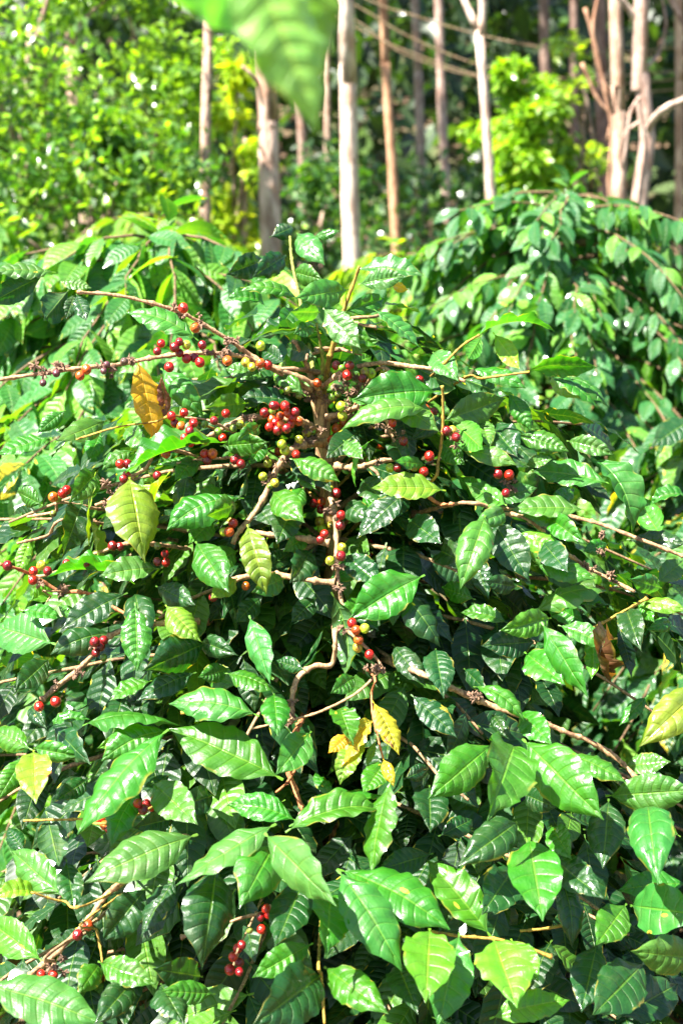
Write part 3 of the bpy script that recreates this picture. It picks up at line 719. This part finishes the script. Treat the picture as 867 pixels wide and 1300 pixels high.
BE = """205 436 R|200 446 C|215 466 R|110 469 O|102 477 O|72 474 B|55 486 B|132 471 B|158 459 B|136 463 B|233 391 R|248 416 O|228 434 C|222 441 C|228 448 C|237 455 R|247 454 C|254 460 R|257 438 C|289 458 O|312 460 Y|320 466 Y|331 461 O|340 463 R|331 439 Y|237 438 Y|403 486 O|407 480 G|413 490 G|365 495 G|380 502 G|362 515 R|350 515 C
441 476 R|460 480 C|532 483 C|444 464 C|427 464 C|463 472 Y|471 474 Y|429 500 G|421 504 G|433 515 Y|434 467 G|218 528 R|234 524 R|230 541 O|222 537 C|246 537 R|241 547 C|250 556 R|242 562 R|250 544 G|260 560 Y|235 556 R|205 555 R|216 552 R|214 563 G|206 567 O|211 576 O|272 534 C|260 539 G|287 525 R|277 548 G|283 556 R|260 576 R|270 576 O|298 584 C|297 544 G|153 589 R|162 589 C|161 603 R|157 608 C|194 600 G|200 604 C|223 557 O|263 584 C
336 524 C|346 522 G|362 516 R|356 528 O|366 525 O|345 532 O|357 539 O|369 538 R|379 535 O|352 546 C|364 544 C|347 515 C|375 523 C|342 542 R|372 530 R|350 536 R|305 539 Y|296 543 G|318 544 G|301 582 C|306 589 C|340 588 Y|347 589 O|358 564 Y|354 573 O|362 572 Y|380 558 Y|376 577 R|370 588 G|334 605 Y|328 620 Y|349 613 Y|342 629 R|343 617 G|296 664 R|284 675 Y|291 675 O|389 549 Y|397 548 G|413 549 Y|433 516 Y|435 528 Y|436 537 O|461 520 Y|427 544 O|421 558 O|428 553 C|428 565 Y|482 564 C
418 622 Y|427 626 C|398 639 C|409 636 O|407 647 C|419 650 O|433 654 R|432 667 C|420 667 Y|406 662 Y|409 671 Y|412 678 R|512 560 C|483 565 O|545 579 R|538 599 R|574 547 Y|567 547 C|579 555 C|495 594 Y|498 537 R|504 594 C|631 587 R|646 603 R|632 602 C|642 626 C|541 519 O|550 523 C|407 685 C|414 708 O|419 712 Y|434 695 Y|442 701 Y|433 706 C|428 782 R|447 791 R|452 800 O|463 798 Y|455 812 O|443 829 R|454 822 Y|469 831 R|471 840 Y|470 706 C|469 690 C|478 720 C|491 722 C|499 757 C|447 742 O|453 741 O
121 815 C|132 813 C|128 821 C|122 829 C|132 835 G|71 891 R|50 897 R|68 631 O|80 626 R|85 622 R|74 633 G|68 652 G|61 725 C|42 737 R|43 725 R|53 718 Y|10 718 C|110 714 C|152 694 C|143 693 C|210 703 C|211 714 R|200 713 C|200 693 G|272 777 O|271 758 C|85 715 C|312 744 O|133 1048 O|145 1039 Y|150 1030 R|175 1020 R|186 1020 C|198 1016 R|139 1052 C|182 1028 C|112 1175 O|99 1187 C|68 1238 R|53 1237 R|338 1154 R|341 1161 R|332 1180 R|317 1181 G|307 1200 C|302 1204 R|296 1215 R|304 1222 C|292 1231 R|304 1234 C|331 1164 C|192 1024 R|128 1040 R"""
HU = """54 467|76 466|132 464|142 467|166 457|50 474|262 447|283 446|290 449|330 464|350 500|360 490|375 497|385 500|395 505|403 498|425 492|435 480|450 478|455 490|460 498|445 500|418 505|440 510|256 408|300 432|230 397|375 572|360 584|345 606|325 622|390 560|400 556|427 652|424 640|415 640|428 715|431 748|437 778|443 800|480 846|474 850|498 545|505 555|490 540|512 548|575 552|583 556|148 632|136 637|135 612|752 724|780 738|762 700|766 678|742 718|368 912|372 890|385 1030|62 1236|72 1232|80 1215|640 610|645 617|236 555|250 556|310 530|325 531|390 545|465 515|480 586|600 884|690 918|72 875|98 852|122 824|48 737|80 750"""
def part_local(o, branch):
    pass
nb = 0
for s in BE.replace('\n', '|').split('|'):
    x, y, c = s.split(); x = float(x); y = float(y)
    dd, bo, p = near_branch(x, y)
    Yb = p.y if dd < 40 else Ysurf(x, y) - .01
    pos = P(x, y, Yb - random.uniform(.006, .020) - (.010 if dd > 8 else 0) - (.020 if c in 'RCO' else .006))
    o = bpy.data.objects.new("cherry" if c != 'B' else "dried_cherry", BM); col.objects.link(o); o.parent = bo
    away = (pos - p); away = (away.normalized() if away.length > .001 else Vector((0, -1, 0))) + Vector((random.uniform(-.4, .4), -.35, -.3))
    ax = -away.normalized(); q_ = ax.to_track_quat('Z', 'X')
    r_ = 6.3 * (CAM - pos).length / FPX * random.uniform(.86, 1.1) * (.78 if c in 'BG' else 1)
    o.matrix_basis = Matrix.Translation(to_local(pos)) @ q_.to_matrix().to_4x4() @ Matrix.Scale(r_, 4)
    b = BC[c]; k_ = random.uniform(.8, 1.2)
    o.color = (b[0] * k_, b[1] * k_ * random.uniform(.7, 1.5), b[2] * k_, 1); nb += 1
for s in HU.split('|'):
    x, y = map(float, s.split()); dd, bo, p = near_branch(x, y)
    for rep in range(3):
        pos = P(x + random.uniform(-6, 6) * rep, y + random.uniform(-5, 5) * rep, p.y - random.uniform(.004, .016))
        o = bpy.data.objects.new("dried_bud", random.choice(HUSK)); col.objects.link(o); o.parent = bo
        o.matrix_basis = Matrix.Translation(to_local(pos)) @ Matrix.Rotation(random.uniform(0, 6), 4, Vector((random.random(), random.random(), 1)).normalized()) @ Matrix.Scale(.0075 * random.uniform(.6, 1.3), 4)
        o.color = (random.uniform(.8, 1.6),) * 3 + (1,)

# the bush's inner branches and leaves
def prof_main(z, dx, dy):
    rx = np.interp(z, [.2, .9, 1.1, 1.25, 1.35, 1.45, 1.5], [.72, .70, .62, .46, .30, .12, .03])
    rf = np.interp(z, [.2, .62, .80, .92, 1.02, 1.15, 1.30, 1.45], [.66, .62, .50, .40, .30, .18, .10, .06])
    if dy < 0: return 1 / math.sqrt((dx / rx) ** 2 + (dy / rf) ** 2)
    return rx
br, pos, ax, nr, sz = shrub_plan(1.46, prof_main, 36, 6, rng, (.075, .125), .042, None, .12, .35)
tint = palette(len(pos), rng, (.006, .040, .008), (.045, .14, .012), .20)  # inner leaves darkened in colour so the gaps look deep in shade
wp = pos + np.array((XS, YS, 0))
# keep only leaves behind the outer ones
vec = wp - np.array((0, 0, EYE)); fz = vec[:, 1] * cp - vec[:, 2] * sp
pxx = 433.5 + FPX * vec[:, 0] / fz; pyy = 650 - FPX * (vec[:, 1] * sp + vec[:, 2] * cp) / fz
keep = np.array([wp[i, 1] > Ysurf(pxx[i], pyy[i]) + (.04 if pyy[i] < 760 else .09) for i in range(len(pos))])
keep &= ~((abs(pxx - 415) < 38) & (pyy > 440) & (pyy < 620) & (wp[:, 1] < 2.2))
keep &= ~((abs(pxx - 415) < 30) & (pyy > 400) & (pyy < 760) & (wp[:, 1] < 2.12))
# the gap on the right through which the ground shows
keep &= ~((pxx > 690) & (pxx < 850) & (pyy > 800) & (pyy < 945))
pos, ax, nr, sz, tint = pos[keep], ax[keep], nr[keep], sz[keep], tint[keep]
nfree = max(0, 295 - n_hero)
order = np.argsort(np.linalg.norm(pos + np.array((XS, YS, -EYE)), axis=1))
for i in order[:nfree]:
    o = bpy.data.objects.new("leaf", HERO[int(rng.integers(len(HERO)))]); col.objects.link(o); o.parent = bush
    rot_loc(o, pos[i], ax[i], nr[i], sz[i], bush); o.color = (*tint[i], 1)
rest = order[nfree:]
joined("leaves", LOW[2], pos[rest], ax[rest], nr[rest], sz[rest], tint[rest], bush)
for i, b in enumerate(br):
    if i % 3: continue
    bo = link("branch", tube_mesh("branch", b, .004, .002, 5, .04, .2, .04), bush, TWIG); bo.color = (.75, .75, .7, 1)

# ------------------------------------------------------------------ leaves hanging in at the top, close to the camera
ob = P(330, -170, .80)
tw = empty("overhanging_twig", ob, "blurred pale green leaves hanging down into the top edge close to the lens", "twig")
COL['v'] = (.10, .34, .06)
for (bx, by, tx, ty, wd, kd, dl) in [(288, -95, 402, 168, 84, 'v', 0), (366, -105, 398, 110, 74, 'l', .08), (375, -30, 208, -12, 96, 'v', .11)]:
    o = px_leaf(tw, bx, by, tx, ty, wd, kd, 0, '', Y=.80 + dl)
    m_ = o.matrix_world.copy(); o.matrix_basis = Matrix.Translation(-Vector(ob)) @ m_
o = link("stalk", tube_mesh("stalk", [Vector((-.03, 0, .01)), Vector((0, .01, .02)), Vector((.03, .03, .10)), Vector((.04, .06, .30))], .0018, .003, 7, .01, .2), tw, TWIG)
o.color = (.5, .95, .25, 1)

# ------------------------------------------------------------------ the other coffee shrubs
GRP = "coffee shrubs in the rows behind"
shrub("coffee_shrub", "bright green coffee shrub directly behind the left shoulder of the front bush", (-.42, 3.35, 0), 1.56, .92, 28, 7, 11, GRP, (.022, .115, .020), (.085, .24, .018), .4)
shrub("coffee_shrub", "tall dark coffee shrub with hanging glossy leaves reaching up to the twin pale trunks", (.70, 4.5, 0), 1.66, 1.05, 30, 9, 12, GRP, (.020, .105, .026), (.09, .26, .02), .35, leaf=(.078, .105))
shrub("coffee_shrub", "dark coffee shrub low at the right edge, behind the big lime yellow leaf", (1.02, 3.15, 0), 1.24, .66, 24, 7, 13, GRP, (.015, .075, .020), (.07, .19, .02), .2)
shrub("coffee_shrub", "coffee shrub at the right edge, just past the tall dark one", (1.75, 5.3, 0), 1.60, .85, 22, 7, 18, GRP, (.03, .13, .028), (.11, .27, .02), .35, leaf=(.08, .11))
shrub("coffee_shrub", "light green coffee shrub at the left edge under the leafy bank", (-1.55, 5.0, 0), 1.60, 1.1, 20, 5, 14, GRP, (.04, .15, .018), (.12, .27, .02), .4)
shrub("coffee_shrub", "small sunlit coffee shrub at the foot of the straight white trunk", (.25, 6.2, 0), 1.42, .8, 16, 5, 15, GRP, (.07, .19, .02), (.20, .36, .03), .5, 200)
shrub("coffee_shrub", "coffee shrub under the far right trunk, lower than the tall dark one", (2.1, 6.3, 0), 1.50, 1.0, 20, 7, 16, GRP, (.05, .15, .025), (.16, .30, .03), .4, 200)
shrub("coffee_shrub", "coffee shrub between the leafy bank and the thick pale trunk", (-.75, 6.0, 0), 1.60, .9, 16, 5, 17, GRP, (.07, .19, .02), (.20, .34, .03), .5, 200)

# ------------------------------------------------------------------ leafy trees and bushes farther back
def blob_leaves(n, r_, c, rad, shell=.5):
    d = r_.normal(0, 1, (n, 3)); d /= np.linalg.norm(d, axis=1, keepdims=True)
    q = (shell + (1 - shell) * r_.random((n, 1)) ** .7)
    return np.array(c) + d * q * np.array(rad)
def foliage(name, parent, blobs, per, leaf, base, light, pl, seed, origin, hang=.5, mat=None, soft=1.0):
    r_ = np.random.default_rng(seed); Ps = []
    for c, rad in blobs:
        # sub-clumps give an uneven outline
        k_ = max(5, int(8 * np.mean(rad) / .4)); k_ = min(k_, 26)
        cc = blob_leaves(k_, r_, c, np.array(rad) * .85, .35)
        for q in cc:
            s_ = np.mean(rad) * r_.uniform(.25, .5) * soft
            Ps.append(blob_leaves(max(6, per // k_), r_, q, (s_, s_, s_ * .75), .2))
    pos = np.concatenate(Ps); n = len(pos)
    ax = r_.normal(0, 1, (n, 3)); ax[:, 2] -= hang
    nr = r_.normal(0, .6, (n, 3)); nr[:, 2] += 1
    tint = palette(n, r_, base, light, pl)
    return joined(name, CARDS, pos - np.array(origin), ax, nr, r_.uniform(*leaf, n), tint, parent, mat or LEAFB, 'stuff')

def leafy(name, label, cat, px, py_top, Y, half, seed, base, light, pl, leaf, n, nb=7, group=None, zlow=.3, spread=.5):
    """a leafy small tree: trunk, limbs, crown of many small leaves"""
    r_ = random.Random(seed); top = P(px, py_top, Y); x = top.x
    e = empty(name, (x, Y, ground_z(x, Y)), label, cat, group)
    H = top.z - ground_z(x, Y)
    o = link("trunk", tube_mesh("trunk", [(0, 0, -.1), (r_.uniform(-.1, .1), 0, H * .4), (r_.uniform(-.1, .1), 0, H * .8)], .045, .015, 7, .1, 0, .3, .2, seed, 8), e, TRUNK)
    o.color = (.6, .5, .42, 1)
    blobs = []
    for i in range(nb):
        z = zlow + (H - zlow) * (i + .5) / nb
        rr = half * (.55 + .5 * math.sin(math.pi * min(1, (i + 1) / nb))) 
        bx, by = r_.uniform(-spread, spread) * half, r_.uniform(-spread, spread) * half
        blobs.append(((bx, by, z), (rr * .75, rr * .7, max(rr * .5, .55 * (H - zlow) / nb))))
        lo = link("limb", tube_mesh("limb", [(0, 0, z * .75), (bx * .5, by * .5, z * .92), (bx, by, z)], .018, .006, 5, .1, 0, .3, .15, seed, 8), e, TRUNK)
        lo.color = (.6, .5, .42, 1)
    foliage("crown", e, blobs, n // nb, leaf, base, light, pl, seed, (0, 0, 0), soft=1.7)
    return e
YG, YL = (.055, .17, .018), (.18, .35, .025)
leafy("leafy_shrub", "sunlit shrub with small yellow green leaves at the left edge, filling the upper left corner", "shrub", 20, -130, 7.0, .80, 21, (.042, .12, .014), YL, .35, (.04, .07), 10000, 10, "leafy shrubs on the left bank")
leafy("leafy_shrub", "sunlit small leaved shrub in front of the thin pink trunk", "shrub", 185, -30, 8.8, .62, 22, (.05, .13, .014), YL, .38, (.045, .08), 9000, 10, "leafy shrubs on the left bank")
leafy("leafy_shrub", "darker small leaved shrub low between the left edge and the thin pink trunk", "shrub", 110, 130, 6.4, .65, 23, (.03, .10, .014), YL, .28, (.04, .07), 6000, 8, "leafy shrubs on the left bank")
leafy("climbing_vine", "bright yellow vine hanging in a column beside the thick pale trunk", "vine", 294, 60, 8.4, .20, 24, (.17, .30, .02), (.32, .40, .03), .5, (.06, .10), 1500, 9)
leafy("young_tree", "bright yellow green young tree standing alone before the dark wood", "tree", 672, 88, 9.3, .34, 25, (.10, .24, .015), (.22, .38, .02), .45, (.05, .085), 15000, 14, None, .95, .42)
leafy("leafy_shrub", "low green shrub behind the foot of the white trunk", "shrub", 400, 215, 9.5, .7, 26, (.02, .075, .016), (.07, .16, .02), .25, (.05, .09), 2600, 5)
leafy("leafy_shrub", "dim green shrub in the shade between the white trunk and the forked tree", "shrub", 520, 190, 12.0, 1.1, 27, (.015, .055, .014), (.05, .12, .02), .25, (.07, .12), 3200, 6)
leafy("leafy_shrub", "leafy twigs with light green leaves in front of the right hand trunks", "shrub", 760, 20, 9.2, .38, 28, (.10, .20, .03), (.26, .40, .04), .5, (.06, .10), 520, 7)

# ------------------------------------------------------------------ tall trees
def tall_tree(label, pts, Y, wpx, colr, group="tall trunks of the wood behind", limbs=(), seed=0, crown=True, wtop=None, name="tree", H=9.0):
    r_ = random.Random(seed)
    p3 = [P(x, y, Y) for x, y in pts]     # listed from the top down
    p3 = p3[::-1]
    lo, hi = p3[0], p3[-1]
    dl = (p3[1] - p3[0]) / max(.1, (p3[1].z - p3[0].z)); gz = ground_z(lo.x, Y) - .2
    foot = lo - dl * (lo.z - gz)
    dh = (p3[-1] - p3[-2]) / max(.1, (p3[-1].z - p3[-2].z)); top = hi + dh * (H - hi.z)
    base = Vector((foot.x, foot.y, gz + .2))
    e = empty(name, base, label, "tree", group)
    r0 = wpx / 2 * Y / FPX
    line = [q - base for q in [foot] + p3 + ([top] if crown else [])]
    o = link("trunk", tube_mesh("trunk", line, r0 * 1.05, (r0 * .55 if crown else r0 * .7), 12, .12, .06, .9, (.035 if wpx > 20 else .08), seed * 3.1, 5), e, TRUNK); o.color = (*colr, 1)
    for l in limbs:
        q = [P(x, y, Y + dy) - base for x, y, dy in l[0]]
        lo_ = link("limb", tube_mesh("limb", q, l[1] / 2 * Y / FPX, l[2] / 2 * Y / FPX, 8, .06, .1, .4, .12, seed, 8), e, TRUNK); lo_.color = (*(l[3] if len(l) > 3 else colr), 1)
    if crown:
        t = top - base
        blobs = [((t.x + r_.uniform(-1, 1), t.y + r_.uniform(-.2, 1.2), t.z + r_.uniform(-1.6, 1.0)), (1.1, 1.1, .8)) for _ in range(6)]
        foliage("crown", e, blobs, 330, (.12, .22), (.03, .08, .02), (.09, .17, .03), .3, seed + 50, (0, 0, 0))
    return e
W_ = (.95, .86, .80); PK = (.82, .64, .56); OR = (.80, .42, .20); DM = (.62, .55, .50)
tall_tree("straight white trunk standing nearest, left of the middle", [(437, -20), (441, 80), (443, 200), (447, 340)], 9.0, 23, (1.25, 1.16, 1.08), seed=1)
tall_tree("thickest pale pink trunk, beside the yellow vine", [(337, 20), (339, 110), (341, 200), (344, 310)], 7.6, 27, (1.05, .86, .76), seed=2, limbs=[([(333, 112, 0), (322, 98, -.05), (308, 84, -.1)], 7, 4)])
tall_tree("thin pink trunk rising out of the sunlit shrubs", [(266, -20), (264, 60), (262, 130), (261, 240)], 6.9, 13, PK, seed=3)
tall_tree("slim orange brown trunk right of the white one", [(486, -10), (489, 80), (496, 180), (504, 330)], 11.0, 12, (.95, .62, .40), seed=4)
tall_tree("dull brown trunk right of the orange brown one", [(526, -10), (531, 100), (535, 200), (541, 330)], 12.5, 12, DM, seed=5)
tall_tree("grey pink trunk left of the forked tree", [(556, -10), (561, 140), (564, 200), (568, 300)], 13.2, 12, (.85, .72, .68), seed=6)
tall_tree("slender forked tree with mottled whitish bark", [(608, 38), (612, 90), (618, 170), (622, 240), (626, 330)], 8.6, 15, (1.1, 1.02, .95), seed=7, crown=False,
          limbs=[([(609, 45, 0), (598, 20, 0), (584, -14, .05), (560, -90, .1)], 9, 6), ([(609, 45, 0), (612, 15, 0), (612, -14, 0), (616, -100, 0)], 11, 8)])
tall_tree("straight tan trunk, left one of the pair on the right", [(782, 38), (784, 110), (786, 180), (784, 300)], 8.2, 19, (.88, .72, .60), seed=8, H=7.5)
tall_tree("bent pale trunk with white limbs, right one of the pair on the right", [(815, -20), (812, 60), (817, 130), (822, 175), (814, 235), (804, 330)], 7.9, 20, (.80, .66, .60), seed=9,
          limbs=[([(812, 30, 0), (800, 14, 0), (783, -8, -.05)], 9, 6, W_), ([(820, 170, 0), (830, 150, -.1), (850, 134, -.2), (885, 120, -.3)], 9, 8, W_),
                 ([(814, 120, 0), (800, 140, -.1), (796, 175, -.1), (790, 215, -.1)], 4, 3), ([(812, 90, 0), (835, 70, .1), (845, 30, .1), (838, -10, .1)], 4, 3),
                 ([(818, 150, 0), (795, 165, 0), (786, 200, .05), (795, 240, .05)], 4, 3)])
tall_tree("thin tan trunk at the right edge", [(861, -20), (862, 90), (862, 200), (860, 320)], 10.0, 11, (1.0, .78, .58), seed=10)
tall_tree("dark reddish trunk in the shade behind the pair on the right", [(760, -10), (763, 100), (766, 180), (770, 280)], 12.5, 18, (.45, .32, .28), seed=11)
tall_tree("dark trunk left of the shaded reddish one", [(728, -10), (728, 100), (731, 200), (736, 300)], 14.0, 12, (.42, .32, .28), seed=12)
tall_tree("far brown trunk between the pink and the white trunks", [(378, -10), (380, 100), (384, 200), (386, 320)], 14.5, 12, (.60, .48, .42), seed=13)
tall_tree("far tan trunk just left of the white one", [(414, -10), (415, 100), (416, 200), (420, 320)], 16.0, 9, (.8, .68, .58), seed=14)
tall_tree("leaning grey limb and dark trunk in the upper right corner", [(872, 40), (858, 10), (840, -20), (800, -90)], 8.8, 9, (.5, .42, .40), seed=15, crown=False)
tall_tree("far dark trunk behind the bright young tree", [(690, -10), (692, 100), (700, 200), (706, 300)], 15.5, 14, (.45, .36, .32), seed=17)
tall_tree("pink trunk behind the leafy shrubs near the left edge", [(86, -20), (92, 60), (98, 160), (110, 260)], 9.6, 20, PK, seed=18)

# hanging bare vines right of the forked tree
vn = empty("bare_vine", P(742, 40, 8.9), "bare orange brown vine curling down left of the tan trunk", "vine")
vb = P(742, 40, 8.9)
for q in ([(742, 10), (756, 60), (768, 120), (776, 170), (772, 230), (780, 300)], [(760, -10), (752, 40), (762, 95), (778, 130), (770, 180)], [(738, 80), (755, 120), (770, 140), (790, 150), (815, 130)]):
    o = link("vine_stem", tube_mesh("vine", [P(x, y, 8.9) - vb for x, y in q], .011, .008, 6, .04, .1, .2, .2, 1.0, 8), vn, TRUNK); o.color = (.8, .52, .36, 1)

# sagging cables strung through the trees
for i, (q, lab) in enumerate([(([(440, -12), (520, 18), (600, 42), (700, 62), (790, 66)], "topmost thin cable sagging between the trunks")),
             (([(430, -5), (510, 42), (600, 80), (690, 98), (790, 96)], "second thin cable, below the topmost one")),
             (([(425, 10), (500, 62), (580, 92), (660, 104), (790, 106)], "third thin cable, just under the second one")),
             (([(450, 34), (520, 66), (600, 94), (680, 104), (790, 118)], "lowest thin cable crossing behind the forked tree"))]):
    b0 = P(*q[0], 10.0)
    o = link("cable", tube_mesh("cable", [P(x, y, 10.0) - b0 for x, y in [(q[0][0] - 300, q[0][1] - 150)] + q + [(1000, q[-1][1] - 20)]], .0055, .0055, 6, .15, 0, 1, 0), None, TRUNK)
    o.location = b0; o.color = (.50, .42, .28, 1); o['label'] = lab; o['category'] = 'cable'; o['group'] = 'cables sagging through the wood'

# ------------------------------------------------------------------ the wood on the slope behind, and undergrowth
r_ = np.random.default_rng(99)
N = 30000
X = r_.uniform(-16, 16, N); Yv = r_.uniform(15.5, 34, N)
cl = np.array([noise.noise(Vector((a * .45, b * .35, 3.0))) for a, b in zip(X, Yv)])
Z = np.array([ground_z(a, b) for a, b in zip(X, Yv)]) + r_.random(N) ** .8 * (4.5 + 4 * cl)
pos = np.stack([X, Yv, Z], 1)
ax = r_.normal(0, 1, (N, 3)); ax[:, 2] -= .5; nr = r_.normal(0, .7, (N, 3)); nr[:, 2] += .8
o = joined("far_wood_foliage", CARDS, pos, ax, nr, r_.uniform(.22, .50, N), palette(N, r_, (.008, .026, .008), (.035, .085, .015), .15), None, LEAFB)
o['label'] = 'dark foliage of the wood on the slope behind the trunks'; o['category'] = 'foliage'
N = 14000
X = r_.uniform(-7, 7, N); Yv = r_.uniform(5.5, 14.5, N)
cl = np.array([max(0, .5 + noise.noise(Vector((a * .8, b * .8, 7.0)))) for a, b in zip(X, Yv)])
Z = np.array([ground_z(a, b) for a, b in zip(X, Yv)]) + r_.random(N) * (.25 + .8 * cl)
pos = np.stack([X, Yv, Z], 1)
ax = r_.normal(0, 1, (N, 3)); ax[:, 2] += .2; nr = r_.normal(0, .7, (N, 3)); nr[:, 2] += .8
o = joined("undergrowth", CARDS, pos, ax, nr, r_.uniform(.07, .16, N), palette(N, r_, (.02, .075, .014), (.08, .20, .02), .22), None, LEAFB)
o['label'] = 'low leafy undergrowth between the coffee rows and the trunks'; o['category'] = 'undergrowth'
# dry leaf litter and weeds on the ground under the bushes
N = 5000
X = r_.uniform(-2.5, 3, N); Yv = r_.uniform(1.0, 6.0, N); Z = np.array([ground_z(a, b) for a, b in zip(X, Yv)]) + r_.uniform(.005, .04, N)
ax = r_.normal(0, 1, (N, 3)); ax[:, 2] *= .2; nr = r_.normal(0, .3, (N, 3)); nr[:, 2] += 1
o = joined("leaf_litter", CARDS, np.stack([X, Yv, Z], 1), ax, nr, r_.uniform(.05, .12, N), palette(N, r_, (.14, .075, .035), (.28, .18, .08), .4), None, LEAFB)
o['label'] = 'dry brown leaf litter on the ground between the bushes'; o['category'] = 'leaf litter'
print("hero leaves", n_hero, "cherries", nb, "objects", len(bpy.data.objects))
